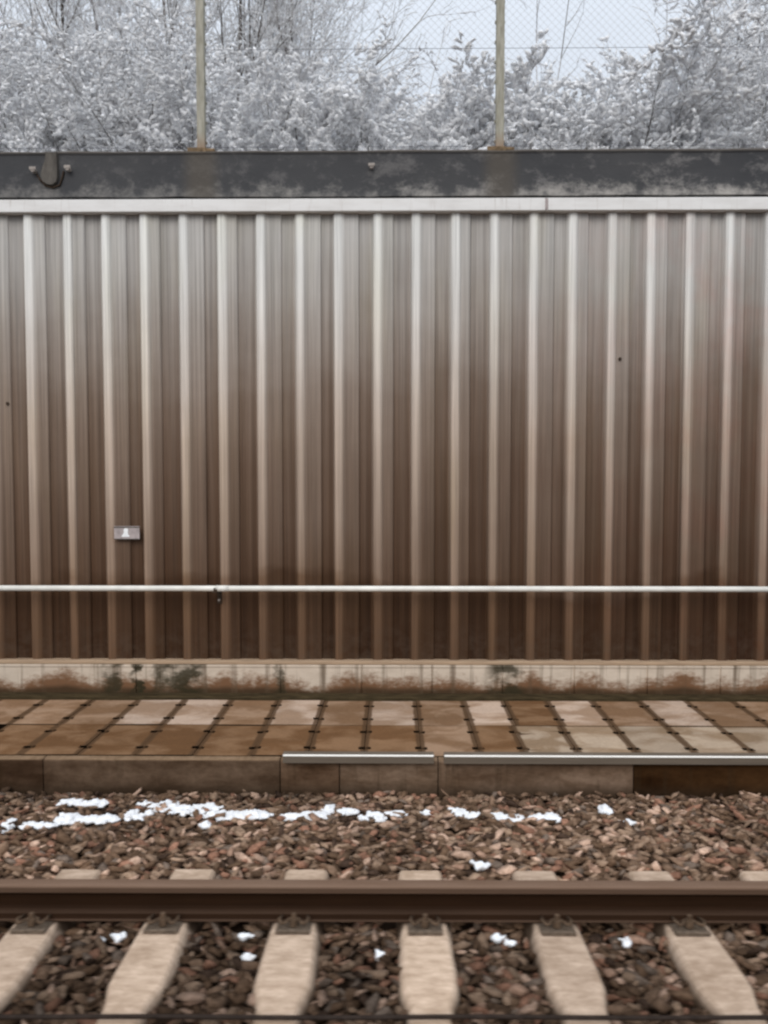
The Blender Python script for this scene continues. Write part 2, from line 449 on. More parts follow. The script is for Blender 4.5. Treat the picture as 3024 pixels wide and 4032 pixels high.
# raised bed carrying the ballast
TRK = R(0.3)
def trk(x, y):
    """turn a point with the track, which runs very slightly askew of the wall"""
    c, s = math.cos(TRK), math.sin(TRK)
    return (x * c - (y - 3.5) * s, 3.5 + x * s + (y - 3.5) * c)
def bedz(y):
    if y < 4.05: return -0.035
    t = min(1.0, (y - 4.05) / 1.35)
    return -0.035 - 0.175 * (t ** 1.1)
ys = [-1.0, 0.5, 2.0, 3.0, 4.05, 4.4, 4.8, 5.2, 5.4]
V = []; F = []
for y in ys: V += [(-XW - 2, y, bedz(y) - .055), (XW + 2, y, bedz(y) - .055)]
for i in range(len(ys) - 1): F.append((2 * i, 2 * i + 1, 2 * i + 3, 2 * i + 2))
tag(link('track_bed', me_from('track_bed', V, F), M['soil']), kind='structure')
# high ground behind the wall, under the thicket
V = []; F = []
hy = [7.62, 9, 11, 14, 20, 40, 120, 500]; hx = np.linspace(-1, 1, 25)
for y in hy:
    for x in hx:
        V.append((x * max(40, y * 3), y, 4.95 + .10 * math.sin(x * 31 + y) + (0 if y < 14 else .02 * (y - 14) ** .8)))
nx = len(hx)
for i in range(len(hy) - 1):
    for k in range(nx - 1): F.append((i * nx + k, i * nx + k + 1, (i + 1) * nx + k + 1, (i + 1) * nx + k))
tag(link('snowy_terrain', me_from('snowy_terrain', V, F, True), M['snow']), kind='structure')

# ------------------------------------------------------------------ sleepers
SX = [-1.640 + .5967 * k for k in range(-1, 8)]          # along the track
def sleeper_mesh():
    # stations along the sleeper (distance from track centre): half width on top, top height, half width at base
    st = [(-1.27, .085, -.06, .125), (-1.20, .105, -.010, .14), (-.95, .107, -.004, .145), (-.63, .101, .004, .145), (-.36, .110, .0, .145), (-.28, .108, -.001, .142),
          (-.17, .080, -.006, .112), (0, .076, -.010, .108), (.17, .080, -.006, .112), (.28, .108, -.001, .142), (.36, .110, .0, .145), (.63, .101, .004, .145),
          (.95, .107, -.004, .145), (1.20, .105, -.010, .14), (1.27, .085, -.06, .125)]
    fine = []
    for a, b in zip(st[:-1], st[1:]):
        for q in range(4):
            t = q / 4.0
            fine.append(tuple(a[i] * (1 - t) + b[i] * t for i in range(4)))
    fine.append(st[-1])
    V = []; F = []; E = []
    for s, wt, zt, wb in fine:
        ring = [(-wb, s, -.2), (-wb * .55 - wt * .45, s, zt - .055), (-wt - .004, s, zt - .012), (-wt + .008, s, zt), (0, s, zt + .001),
                (wt - .008, s, zt), (wt + .004, s, zt - .012), (wb * .55 + wt * .45, s, zt - .055), (wb, s, -.2)]
        V += ring
        seat = max(0, 1 - abs(abs(s) - .755) / .145)
        E += [.75, .75, .25 + seat, seat, seat, seat, .25 + seat, .75, .75]
    n = 9
    for i in range(len(fine) - 1):
        for k in range(n - 1):
            a = i * n + k
            F.append((a, a + n, a + n + 1, a + 1))
    F.append(tuple(range(n))); F.append(tuple(range(len(V) - 1, len(V) - 1 - n, -1)))
    me = me_from('sleeper_body', V, F)
    at = me.attributes.new('edge', 'FLOAT', 'POINT'); at.data.foreach_set('value', E)
    me.materials.append(M['sleeper'])
    bm = bmesh.new(); bm.from_mesh(me); bmesh.ops.recalc_face_normals(bm, faces=bm.faces); bm.to_mesh(me); bm.free()
    return me

def make_sleeper():
    root = empty('concrete_sleeper')
    link('sleeper_body', sleeper_mesh(), M['sleeper'], root)
    for side, sgn in ((.755, -1), (.755, 1)):
        # guide plate beside the rail foot
        bm = bmesh.new()
        y0 = side + sgn * .066; y1 = side + sgn * .155
        bm_box(bm, -.078, .078, min(y0, y1), max(y0, y1), .002, .014, .004)
        bm_box(bm, -.078, .078, min(y1 - sgn * .02, y1), max(y1 - sgn * .02, y1), .0142, .022, .003)
        gp = bm_done('guide_plate', bm, M['pad'], root)
        # W-shaped tension clamp
        bm = bmesh.new()
        yc = side + sgn * .105
        pts = [(-.058, side + sgn * .052, .034), (-.066, yc, .046), (-.052, yc + sgn * .032, .045), (-.036, yc + sgn * .016, .042), (-.022, yc - sgn * .014, .040),
               (0, yc - sgn * .026, .040), (.022, yc - sgn * .014, .040), (.036, yc + sgn * .016, .042), (.052, yc + sgn * .032, .045), (.066, yc, .046), (.058, side + sgn * .052, .034)]
        bm_tube(bm, pts, .0068, 8)
        bm_done('tension_clamp', bm, M['clamp'], root, smooth=True)
        # sleeper screw
        bm = bmesh.new()
        bm_cyl(bm, (0, yc, .02), (0, yc, .050), .019, n=16)
        bm_cyl(bm, (0, yc, .0502), (0, yc, .074), .0125, .011, n=6)
        bm_done('sleeper_screw', bm, M['clamp'], root)
    return root
proto = make_sleeper()
TC = 2.758                                                  # track centre, distance from the viewer
slabels = ['far left', 'left']
order = ['pale concrete sleeper, leftmost under the rail, mostly cut by the frame edge',
         'pale concrete sleeper, first from the left showing a full tapering neck before the rail',
         'pale concrete sleeper, second full one from the left, leaning right in view',
         'pale concrete sleeper left of the picture middle, third counted from the left edge',
         'pale concrete sleeper just right of the picture middle, pointing straight at the viewer',
         'pale concrete sleeper, third counted from the right edge, slanting slightly left',
         'pale concrete sleeper, second counted from the right edge, slanting strongly left',
         'pale concrete sleeper at the right edge, only its far end showing behind the rail']
names_lab = [
    'pale concrete sleeper beyond the left edge of the view',
    'pale concrete sleeper leftmost in view, its near end cut by the left frame edge',
    'pale concrete sleeper second from the left, two snow bits on the ballast left of it',
    'pale concrete sleeper third from the left, nearly upright in view left of centre',
    'pale concrete sleeper fourth from the left, the most upright one, right of centre',
    'pale concrete sleeper fifth from the left, paired snow lumps on the ballast beside it',
    'pale concrete sleeper sixth from the left, slanting strongly towards the lower right corner',
    'pale concrete sleeper at the right edge, only its far end showing behind the rail',
    'pale concrete sleeper beyond the right edge of the view']
SL = []
for i, x in enumerate(SX):
    if i in (0, 8): continue
    o = proto if not SL else copy_tree(proto)
    px, py = trk(x, TC)
    o.location = (px, py, random.uniform(-.003, .003)); o.rotation_euler.z = TRK + R(random.uniform(-.35, .35))
    tag(o, names_lab[i], 'sleeper', 'concrete sleepers of the track')
    SL.append((px, py))

# ------------------------------------------------------------------ rail
def rail():
    h = .154
    half = [(.0625, 0), (.0625, .008), (.058, .0125), (.030, .020), (.014, .030), (.0085, .045), (.008, .075), (.0095, .098), (.016, .108), (.030, .113), (.0335, .118),
            (.0345, .140), (.0315, .148), (.024, .1525), (.011, .154)]
    prof = half + [(-y, z) for y, z in half[::-1]]
    xs = list(np.linspace(-8, 8, 33))
    V, F = extrude_x(prof, xs)
    V = [(x, y, z + .010) for x, y, z in V]
    me = me_from('steel_rail', V, F)
    def rail_tone(z):
        if z > .1475: return 1.0
        if z > .117: return .66
        return float(np.interp(z, [0, .008, .0125, .020, .030, .050, .08], [.55, .64, .1, .50, .44, .3, 0]))
    tone = [rail_tone(v[2] - .01) for v in V]
    at = me.attributes.new('tone', 'FLOAT', 'POINT'); at.data.foreach_set('value', tone)
    px, py = trk(0, TC + .755)
    o = link('steel_rail', me, M['rail'], None, (px, py, 0), TRK)
    bm = bmesh.new(); bm.from_mesh(me); bmesh.ops.recalc_face_normals(bm, faces=bm.faces); bm.to_mesh(me); bm.free()
    tag(o, 'rusty brown steel rail with worn grey head running across the sleepers', 'rail')
rail()

# thin black line cable lying along the middle of the track
bm = bmesh.new()
pts = []
for k in range(81):
    x = -6 + 12 * k / 80
    px, py = trk(x, TC + .066)
    pts.append((px, py + .004 * math.sin(x * 1.3), .012 + .002 * math.sin(x * 5.2)))
bm_tube(bm, pts, .0085, 8)
tag(bm_done('track_cable', bm, M['cable'], smooth=True), 'thin black cable lying across the sleepers along the bottom edge', 'cable')

# ------------------------------------------------------------------ ballast stones (one mass of crushed rock)
def stone_shapes(n):
    out = []
    for _ in range(n):
        bm = bmesh.new()
        for k in range(15):
            d = rng.normal(size=3); d /= np.linalg.norm(d)
            bm.verts.new(Vector(d * rng.uniform(.72, 1.05)))
        bmesh.ops.convex_hull(bm, input=bm.verts)
        for v in [v for v in bm.verts if not v.link_faces]: bm.verts.remove(v)
        bmesh.ops.triangulate(bm, faces=bm.faces)
        bm.verts.index_update()
        v = np.array([v.co[:] for v in bm.verts]); f = np.array([[q.index for q in fc.verts] for fc in bm.faces])
        bm.free(); out.append((v, f))
    return out

def rot_mats(a):
    """random rotations, a = n x 3 euler angles"""
    cx, sx = np.cos(a[:, 0]), np.sin(a[:, 0]); cy, sy = np.cos(a[:, 1]), np.sin(a[:, 1]); cz, sz = np.cos(a[:, 2]), np.sin(a[:, 2])
    Rm = np.empty((len(a), 3, 3))
    Rm[:, 0, 0] = cz * cy; Rm[:, 0, 1] = cz * sy * sx - sz * cx; Rm[:, 0, 2] = cz * sy * cx + sz * sx
    Rm[:, 1, 0] = sz * cy; Rm[:, 1, 1] = sz * sy * sx + cz * cx; Rm[:, 1, 2] = sz * sy * cx - cz * sx
    Rm[:, 2, 0] = -sy; Rm[:, 2, 1] = cy * sx; Rm[:, 2, 2] = cy * cx
    return Rm

def vnoise(x, y, sc, seed):
    g = np.random.default_rng(seed).uniform(-1, 1, (64, 64))
    u = x * sc + 1000; v = y * sc + 1000
    iu = np.floor(u).astype(int); iv = np.floor(v).astype(int); fu = u - iu; fv = v - iv
    fu = fu * fu * (3 - 2 * fu); fv = fv * fv * (3 - 2 * fv)
    q = lambda a, b: g[a % 64, b % 64]
    return (q(iu, iv) * (1 - fu) + q(iu + 1, iv) * fu) * (1 - fv) + (q(iu, iv + 1) * (1 - fu) + q(iu + 1, iv + 1) * fu) * fv

def ballast():
    shapes = stone_shapes(14)
    P = []
    for layer, (cell, dz) in enumerate(((.046, -.022), (.052, .0))):
        for y in np.arange(2.2, 5.42, cell * .9):
            n = int(10.4 / cell)
            xs = (np.arange(n) + rng.uniform(-.5, .5, n)) * cell - 5.2
            yy = y + rng.uniform(-.5, .5, n) * cell
            P.append(np.stack([xs, yy, np.full(n, dz)], 1))
    P = np.concatenate(P)
    keep = np.ones(len(P), bool)
    for (sx, sy) in SL + [(SL[0][0] - .597, TC), (SL[-1][0] + .597, TC)]:
        inn = (np.abs(P[:, 0] - sx - (P[:, 1] - TC) * math.tan(-TRK)) < .108) & (P[:, 1] < sy + 1.235)
        neck = (np.abs(P[:, 1] - sy) < .23) & (np.abs(P[:, 0] - sx) > .088)
        keep &= ~(inn & ~neck)
    keep &= rng.uniform(size=len(P)) > np.where(P[:, 2] > -.01, .30, .06)
    P = P[keep]; n = len(P)
    size = rng.uniform(.018, .036, n) * np.where(rng.uniform(size=n) < .12, 1.25, 1)
    bz = np.array([bedz(y) for y in P[:, 1]])
    P[:, 2] += bz + rng.normal(0, .008, n) + .014 * vnoise(P[:, 0], P[:, 1], 4, 3)
    # lower the stones hugging the sleepers and below the rail
    for (sx, sy) in SL:
        d = np.abs(P[:, 0] - sx)
        P[:, 2] -= np.where((d < .17) & (P[:, 1] < sy + 1.22), (.17 - d) * .30, 0)
    dr = np.abs(P[:, 1] - (TC + .755))
    P[:, 2] -= np.where(dr < .12, (.12 - dr) * .35, 0)
    scl = np.stack([rng.uniform(1.25, 2.3, n), rng.uniform(.75, 1.1, n), rng.uniform(.45, .75, n)], 1) * size[:, None]
    Rm = rot_mats(np.stack([rng.normal(0, .45, n), rng.normal(0, .35, n), rng.normal(0, .7, n)], 1))
    pal = np.array([(.115, .078, .056), (.16, .112, .084), (.215, .158, .122), (.085, .058, .042), (.34, .25, .205), (.20, .118, .088), (.14, .112, .096), (.055, .038, .030), (.24, .165, .13)])
    ci = rng.choice(len(pal), n, p=[.17, .17, .15, .14, .10, .11, .05, .07, .04])
    cc = pal[ci] * rng.uniform(.8, 1.22, n)[:, None] * np.array([1.30, 1.36, 1.36])
    # stones lying low and next to the kerb are dirtier, four-foot between the rails is darker
    far = np.clip((P[:, 1] - 5.0) / .4, 0, 1); near = np.clip((3.55 - P[:, 1]) / .2, 0, 1)
    patch = 1 + .22 * vnoise(P[:, 0], P[:, 1], 1.3, 5)
    cc *= (1 - .15 * far * (P[:, 0] < -.5) - .38 * near)[:, None] * patch[:, None]
    si = rng.integers(0, len(shapes), n)
    VV = []; FF = []; CC = []; off = 0
    for k, (sv, sf) in enumerate(shapes):
        idx = np.where(si == k)[0]
        v = np.einsum('nij,nvj->nvi', Rm[idx], sv[None] * scl[idx][:, None, :]) + P[idx][:, None, :]
        f = sf[None] + (np.arange(len(idx)) * len(sv))[:, None, None] + off
        VV.append(v.reshape(-1, 3)); FF.append(f.reshape(-1, 3)); off += len(idx) * len(sv)
        CC.append(np.repeat(cc[idx], len(sv), 0))
    me = fast_mesh('ballast', np.concatenate(VV), np.concatenate(FF))
    at = me.attributes.new('shade', 'FLOAT_COLOR', 'POINT')
    c4 = np.concatenate([np.concatenate(CC), np.ones((off, 1))], 1).astype(np.float32)
    at.data.foreach_set('color', c4.ravel())
    tag(link('ballast', me, M['stone']), 'brown crushed stone ballast around the sleepers and up to the trough kerb', 'ballast', kind='stuff')
ballast()

# ------------------------------------------------------------------ snow lying on the ballast
def snow_patch(blobs, label, hz=.030, group='snow patches left on the ballast'):
    """blobs: (x, y, rx, ry) on the ground; domed height field over their union with a ragged edge"""
    cx = sum(b[0] for b in blobs) / len(blobs); cy = sum(b[1] for b in blobs) / len(blobs); cz = bedz(cy)
    if cy < 3.6: blobs = [(b[0], b[1], b[2] * .55, b[3] * .62) for b in blobs]
    bm = bmesh.new()
    rr = random.Random(int(abs(cx * 1000) + cy * 100))
    for bx, by, rx, ry in blobs:
        n = max(4, int(rx * ry / .00060))
        for k in range(n):
            a = rr.uniform(0, 6.283); q = math.sqrt(rr.random()) * 1.12
            if k == 0: q = 0
            x = bx + math.cos(a) * q * rx; y = by + math.sin(a) * q * ry
            ls = .62 if cy < 3.6 else 1.0
            sx = ls * rr.uniform(.012, .036); sy = ls * rr.uniform(.012, .024); sz = rr.uniform(.006, .012)
            z = bedz(y) + .011 + .010 * (1 - q) + rr.uniform(-.008, .008)
            bmesh.ops.create_icosphere(bm, subdivisions=2, radius=1, matrix=Matrix.Translation((x - cx, y - cy, z - cz)) @ Matrix.Rotation(a, 4, 'Z') @ Matrix.Diagonal((sx, sy, sz, 1)))
        # a thin sheet joins the lumps
        bmesh.ops.create_icosphere(bm, subdivisions=3, radius=1, matrix=Matrix.Translation((bx - cx, by - cy, bedz(by) + .009 - cz)) @ Matrix.Diagonal((rx * 1.05, ry * 1.0, .016, 1)))
    me0 = bpy.data.meshes.new('snow_lumps'); bm.to_mesh(me0); bm.free()
    tmp = bpy.data.objects.new('snow_lumps', me0); COL.objects.link(tmp)
    md = tmp.modifiers.new('remesh', 'REMESH'); md.mode = 'VOXEL'; md.voxel_size = .0055; md.use_smooth_shade = True
    sm = tmp.modifiers.new('smooth', 'SMOOTH'); sm.factor = .5; sm.iterations = 3
    me = bpy.data.meshes.new_from_object(tmp.evaluated_get(bpy.context.evaluated_depsgraph_get()))
    bpy.data.objects.remove(tmp); me.name = 'snow_patch'
    nv = len(me.vertices); cv = np.empty(nv * 3, np.float32); me.vertices.foreach_get('co', cv); cv = cv.reshape(-1, 3)
    gx = cv[:, 0] + cx; gy = cv[:, 1] + cy
    cv[:, 2] += .007 * vnoise(gx, gy, 55, 61) + .004 * vnoise(gx, gy, 120, 62)
    cv[:, 0] += .007 * vnoise(gx, gy + cv[:, 2], 40, 63); cv[:, 1] += .007 * vnoise(gx, gy + cv[:, 2], 40, 64)
    me.vertices.foreach_set('co', cv.ravel()); me.update()
    tag(link('snow_patch', me, M['snow'], None, (cx, cy, cz)), label, 'snow', group)
SNOW = [
    ('lump of snow at the left frame edge in front of the dark kerb block', [(-2.387, 4.675, 0.036, 0.052), (-2.334, 4.549, 0.029, 0.061)]),
    ('thin flat snow streak, left end of the long lower row of snow', [(-2.188, 4.637, 0.12, 0.045)]),
    ('long snow ridge with a rounded left hump, below the thin upper streak', [(-2.052, 4.772, 0.083, 0.089), (-1.91, 4.766, 0.073, 0.054), (-1.815, 4.762, 0.092, 0.059)]),
    ('thin upper snow streak nearest the grimy kerb block on the left', [(-2.199, 5.126, 0.075, 0.061), (-2.092, 5.095, 0.06, 0.041), (-1.994, 5.109, 0.072, 0.064)]),
    ('tiny snow spot above the left end of the biggest snow patch', [(-1.667, 5.1, 0.034, 0.033)]),
    ('small hooked snow patch just left of the biggest snow patch', [(-1.677, 4.86, 0.036, 0.088), (-1.61, 4.81, 0.034, 0.051), (-1.572, 4.884, 0.029, 0.038)]),
    ('biggest snow patch, broad white mass below the shorter metal strip', [(-1.582, 5.033, 0.047, 0.046), (-1.508, 5.049, 0.082, 0.096), (-1.371, 4.962, 0.104, 0.082), (-1.227, 4.964, 0.081, 0.112), (-1.112, 4.848, 0.136, 0.071), (-0.998, 4.849, 0.085, 0.07), (-0.878, 4.874, 0.091, 0.067)]),
    ('single round snow spot below the biggest snow patch', [(-1.153, 4.664, 0.034, 0.049)]),
    ('wedge shaped snow patch right of the biggest one', [(-0.63, 4.826, 0.093, 0.05), (-0.496, 4.851, 0.109, 0.068), (-0.415, 4.991, 0.039, 0.065), (-0.281, 4.946, 0.067, 0.049)]),
    ('pair of small snow dabs right of the wedge shaped patch', [(-0.184, 4.793, 0.029, 0.032), (-0.1, 4.87, 0.069, 0.036), (-0.068, 4.78, 0.036, 0.03)]),
    ('flat lone snow dab below the joint between the metal strips', [(0.037, 4.904, 0.064, 0.04)]),
    ('tiny snow dab left of the slanting snow streak', [(0.23, 4.916, 0.036, 0.041)]),
    ('slanting snow streak under the left end of the long metal strip', [(0.402, 4.98, 0.045, 0.046), (0.451, 4.908, 0.044, 0.061), (0.524, 4.875, 0.051, 0.04)]),
    ('double humped snow patch below the long metal strip', [(0.674, 4.837, 0.061, 0.071), (0.773, 4.812, 0.075, 0.067)]),
    ('snow patch with a thin tail to the left, rightmost of the long row', [(0.933, 4.832, 0.061, 0.036), (1.019, 4.829, 0.059, 0.074)]),
    ('round white snow ball apart from the row, near the dark kerb block', [(1.408, 5.005, 0.046, 0.077)]),
    ('faint snow dab at the far right of the ballast bank', [(1.477, 4.74, 0.039, 0.03)]),
    ('small snow spot just behind the rail right of centre', [(0.475, 4.031, 0.039, 0.03)]),
    ('snow lump left of the second sleeper in front of the rail', [(-1.24, 3.376, 0.046, 0.034)]),
    ('small snow bit beside the lump left of the second sleeper', [(-1.313, 3.351, 0.032, 0.03)]),
    ('bright snow lump between second and third sleepers, near the rail', [(-0.672, 3.391, 0.051, 0.03)]),
    ('lower snow lump left of the third sleeper edge', [(-0.622, 3.233, 0.043, 0.03)]),
    ('snow lump between third and fourth sleepers', [(-0.048, 3.252, 0.047, 0.03)]),
    ('paired snow lumps between fourth and fifth sleepers', [(0.47, 3.387, 0.044, 0.03), (0.526, 3.354, 0.042, 0.03)]),
    ('square snow lump between fifth and sixth sleepers', [(1.05, 3.365, 0.042, 0.039)]),
]
for label, blobs in SNOW: snow_patch(blobs, label)

# ------------------------------------------------------------------ cable trough: kerb, cover slabs
KY0, KY1 = 5.41, 5.476
kx = [-6.0, -2.503, -.80, -.375, .33, 1.719, 6.0]
kcol = [(.150, .100, .068), (.185, .130, .092), (.24, .165, .115), (.255, .185, .135), (.29, .21, .155), (.085, .045, .020)]
klab = ['dark brown concrete kerb block at the left end, below the brown cover slabs',
        'long grimy grey brown kerb block left of the metal strips, with a pale worn top edge',
        'short brown kerb block under the left end of the shorter metal strip',
        'kerb block with a dark stain down its left joint, under the shorter metal strip',
        'light brown kerb block under the long metal strip right of centre',
        'dark rust brown broken kerb block at the right end under the long metal strip']
for i in range(6):
    x0, x1 = kx[i] + .004, kx[i + 1] - .004
    V = []; F = []
    nxk = max(3, int((x1 - x0) / .05)); rowz = [-.32, -.22, -.15, -.08, -.02, .018, .030, .035]
    for k in range(nxk + 1):
        x = x0 + (x1 - x0) * k / nxk
        e = 1 if k in (0, nxk) else 0
        for z in rowz:
            dy = .004 * float(vnoise(np.array(x), np.array(z * 3), 7, 31)) + (.010 if z > .033 else (.003 if z > .02 else 0)) + .006 * e
            if i == 5: dy += .012 * float(vnoise(np.array(x), np.array(z * 2), 5, 33))
            V.append((x, KY0 + dy, z - (.006 * e if z > .02 else 0)))
        V.append((x, KY1, .035)); V.append((x, KY1, -.32))
    m = len(rowz) + 2
    for k in range(nxk):
        for j in range(m - 1):
            a = k * m + j; F.append((a, a + m, a + m + 1, a + 1))
    F.append(tuple(range(m))); F.append(tuple(range(len(V) - 1, len(V) - 1 - m, -1)))
    xc = (x0 + x1) / 2
    me = me_from('trough_kerb', [(a - xc, b - KY0, c) for a, b, c in V], F)
    bm = bmesh.new(); bm.from_mesh(me); bmesh.ops.recalc_face_normals(bm, faces=bm.faces); bm.to_mesh(me); bm.free()
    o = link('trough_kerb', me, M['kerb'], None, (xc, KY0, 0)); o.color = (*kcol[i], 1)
    tag(o, klab[i], 'kerb', 'kerb blocks along the front of the cable trough')

# trough channel under the slabs: walls and floor
bm = bmesh.new()
bm_box(bm, -6, 6, 5.48, 6.95, -.40, -.20)
bm_box(bm, -6, 6, 6.10, 6.23, -.1998, -.022)
bm_box(bm, -6, 6, 5.48, 5.54, -.1998, -.022)
bm_box(bm, -6, 6, 6.83, 6.90, -.1998, -.022)
tag(bm_done('cable_trough', bm, M['void']), 'concrete cable trough channel, shade painted in, showing through the slab joints', 'cable trough')

JX = [-4.80, -4.383, -3.965, -3.547, -3.128, -2.709, -2.288, -1.865, -1.447, -1.021, -.612, -.204, .216, .641, 1.006, 1.384, 1.789, 2.212, 2.634, 3.055, 3.472, 3.89, 4.307]
JXF = list(JX); JXF[14] = .970; JXF[15] = 1.362
def slab_mesh(wd, dp):
    """cover slab with two hand notches in each side, fine enough for an attribute for edge dirt and painted notch shade"""
    g = .0022; nd = .043; nw = .050
    xl, xr = g, wd - g
    ysn = []
    for c in (dp * .235, dp * .765):
        ysn += [c - nw / 2, c + nw / 2]
    yst = sorted(set([0, .012] + list(np.linspace(.06, dp - .06, 11)) + ysn + [dp - .012, dp]))
    V = []; F = []; E = []
    cols = [0, .018, .05, .11, .5, .89, .95, .982, 1]
    def inn(y0, y1):
        m = (y0 + y1) / 2
        return ysn[0] < m < ysn[1] or ysn[2] < m < ysn[3]
    top = .04; bot = -.016
    bm = bmesh.new(); lay = bm.verts.layers.float.new('edge')
    for a, b in zip(yst[:-1], yst[1:]):
        n = nd if inn(a, b) else 0
        L, Rr = xl + n, xr - n
        row = []
        for y in (a, b):
            r = []
            for t in cols:
                x = L + (Rr - L) * t
                v = bm.verts.new((x, y, top)); dd = min(x - xl, xr - x); de = min(y, dp - y)
                v[lay] = max(0, 1 - dd / .055, .75 - de / .02)
                r.append(v)
            row.append(r)
        for i in range(len(cols) - 1):
            bm.faces.new((row[0][i], row[0][i + 1], row[1][i + 1], row[1][i]))
        # side walls of this strip
        for x, k in ((L, 0), (Rr, -1)):
            v0 = bm.verts.new((x, a, bot)); v1 = bm.verts.new((x, b, bot)); v0[lay] = v1[lay] = 1.6
            bm.faces.new((row[0][k], row[1][k], v1, v0))
        if n or True:
            pass
    # notch shoulders and the two ends
    def quad(x0, x1, y):
        vs = [bm.verts.new(p) for p in ((x0, y, top), (x1, y, top), (x1, y, bot), (x0, y, bot))]
        for v in vs: v[lay] = 1.6
        bm.faces.new(vs)
    for y in ysn: quad(xl, xl + nd, y); quad(xr - nd, xr, y)
    quad(xl, xr, 0); quad(xl, xr, dp)
    bmesh.ops.remove_doubles(bm, verts=bm.verts, dist=.0004)
    bmesh.ops.recalc_face_normals(bm, faces=bm.faces)
    me = bpy.data.meshes.new('trough_cover'); bm.to_mesh(me); bm.free()
    return me
PALE = (.52, .42, .345); MIDB = (.35, .25, .175); BRWN = (.265, .170, .102); GREY = (.44, .365, .285); DARKB = (.205, .12, .066)
front_t = [BRWN] * 9 + [BRWN, BRWN, BRWN, MIDB, BRWN] + [GREY] * 9
back_t = [BRWN, BRWN, BRWN, MIDB, MIDB, MIDB, PALE, PALE, MIDB, PALE, MIDB, PALE, MIDB, PALE, BRWN, PALE, MIDB, PALE, MIDB, MIDB, MIDB, PALE, PALE]
tn = {PALE: 'pale beige', MIDB: 'mid brown', BRWN: 'ochre brown', GREY: 'grey beige', DARKB: 'dark brown'}
for row, (y0, dp, J, tones, rn) in enumerate(((5.481, .680, JXF, front_t, 'front row'), (6.167, .694, JX, back_t, 'back row'))):
    cnt = 0
    for i in range(len(J) - 1):
        vis = 3.02 if row == 0 else 3.38
        if J[i + 1] < -vis or J[i] > vis: continue
        cnt += 1
        w_ = J[i + 1] - J[i]
        me = slab_mesh(w_, dp)
        o = link('trough_cover', me, M['slab'], None, (J[i], y0, random.uniform(-.003, .004)))
        o.rotation_euler = (R(random.uniform(-.25, .25)), R(random.uniform(-.35, .35)), R(random.uniform(-.3, .3)))
        k = random.uniform(.9, 1.1); c = tones[i]
        o.color = (c[0] * k, c[1] * k, c[2] * k, 1)
        tag(o, f'{tn[c]} concrete trough cover slab, {ordinal(cnt)} from left in the {rn}', 'cover slab', 'concrete cover slabs of the cable trough')

# metal strips on the kerb
def strip(x0, x1, label):
    root = empty('metal_strip', ((x0 + x1) / 2, 5.36, .03)); tag(root, label, 'metal strip', 'metal strips along the trough kerb')
    L = (x1 - x0) / 2
    prof = [(.0, 0), (.0, .054), (.008, .064), (.05, .067), (.05, 0)]
    V, F = extrude_x(prof, [-L, L])
    me = me_from('strip_body', V, F)
    bm = bmesh.new(); bm.from_mesh(me); bmesh.ops.recalc_face_normals(bm, faces=bm.faces); bm.to_mesh(me); bm.free()
    link('strip_body', me, M['alu'], root)
    V, F = extrude_x([(-.0022, .0495), (-.0022, .0550), (.0012, .0595), (.004, .0605), (.003, .054), (.001, .0495)], [-L + .002, L - .002])  # thin pale bead added as the chamfer's highlight
    me = me_from('highlight_edge', V, F)
    bm = bmesh.new(); bm.from_mesh(me); bmesh.ops.recalc_face_normals(bm, faces=bm.faces); bm.to_mesh(me); bm.free()
    link('highlight_edge', me, M['bright'], root)
strip(-.772, .296, 'shorter grey metal strip with a painted highlight on its top edge, left one on the kerb')
strip(.368, 6.0, 'long grey metal strip with a painted highlight on its top edge running out of the right frame edge')

# ------------------------------------------------------------------ plinth and noise barrier
def plinth():
    joints = [-2.37, -1.03, -.28, .37, 1.02, 1.68, 2.35, 3.02]
    xs = []
    x = -6.0
    for j in joints: xs += [j - .008, j - .004, j + .004, j + .008]
    xs = sorted(set(xs + list(np.linspace(-6, 6, 100))))
    zs = [-.1, .05, .12, .19, .25, .285, .302, .312, .316]
    V = []; F = []
    for x in xs:
        g = any(abs(x - j) <= .0045 for j in joints)
        for z in zs:
            V.append((x, 7.045 + (.012 if g else 0) + (.008 if z > .313 else 0) - (.006 if .29 < z < .313 else 0) + .003 * float(vnoise(np.array(x), np.array(z * 2), 6, 41)), z))
        V.append((x, 7.16, .316))
    m = len(zs) + 1
    for i in range(len(xs) - 1):
        for k in range(m - 1):
            a = i * m + k; F.append((a, a + m, a + m + 1, a + 1))
    o = link('wall_plinth', me_from('wall_plinth', V, F), M['plinth'])
    tag(o, 'pale concrete plinth with brown stains and dark joints below the noise barrier', 'plinth')
    bm = bmesh.new()
    bm_box(bm, -6, 6, 6.905, 7.04, -.12, .058, .012, 2)
    tag(bm_done('mossy_kerb', bm, M['moss']), 'dark mossy edging strip between the cover slabs and the stained plinth', 'kerb')
plinth()

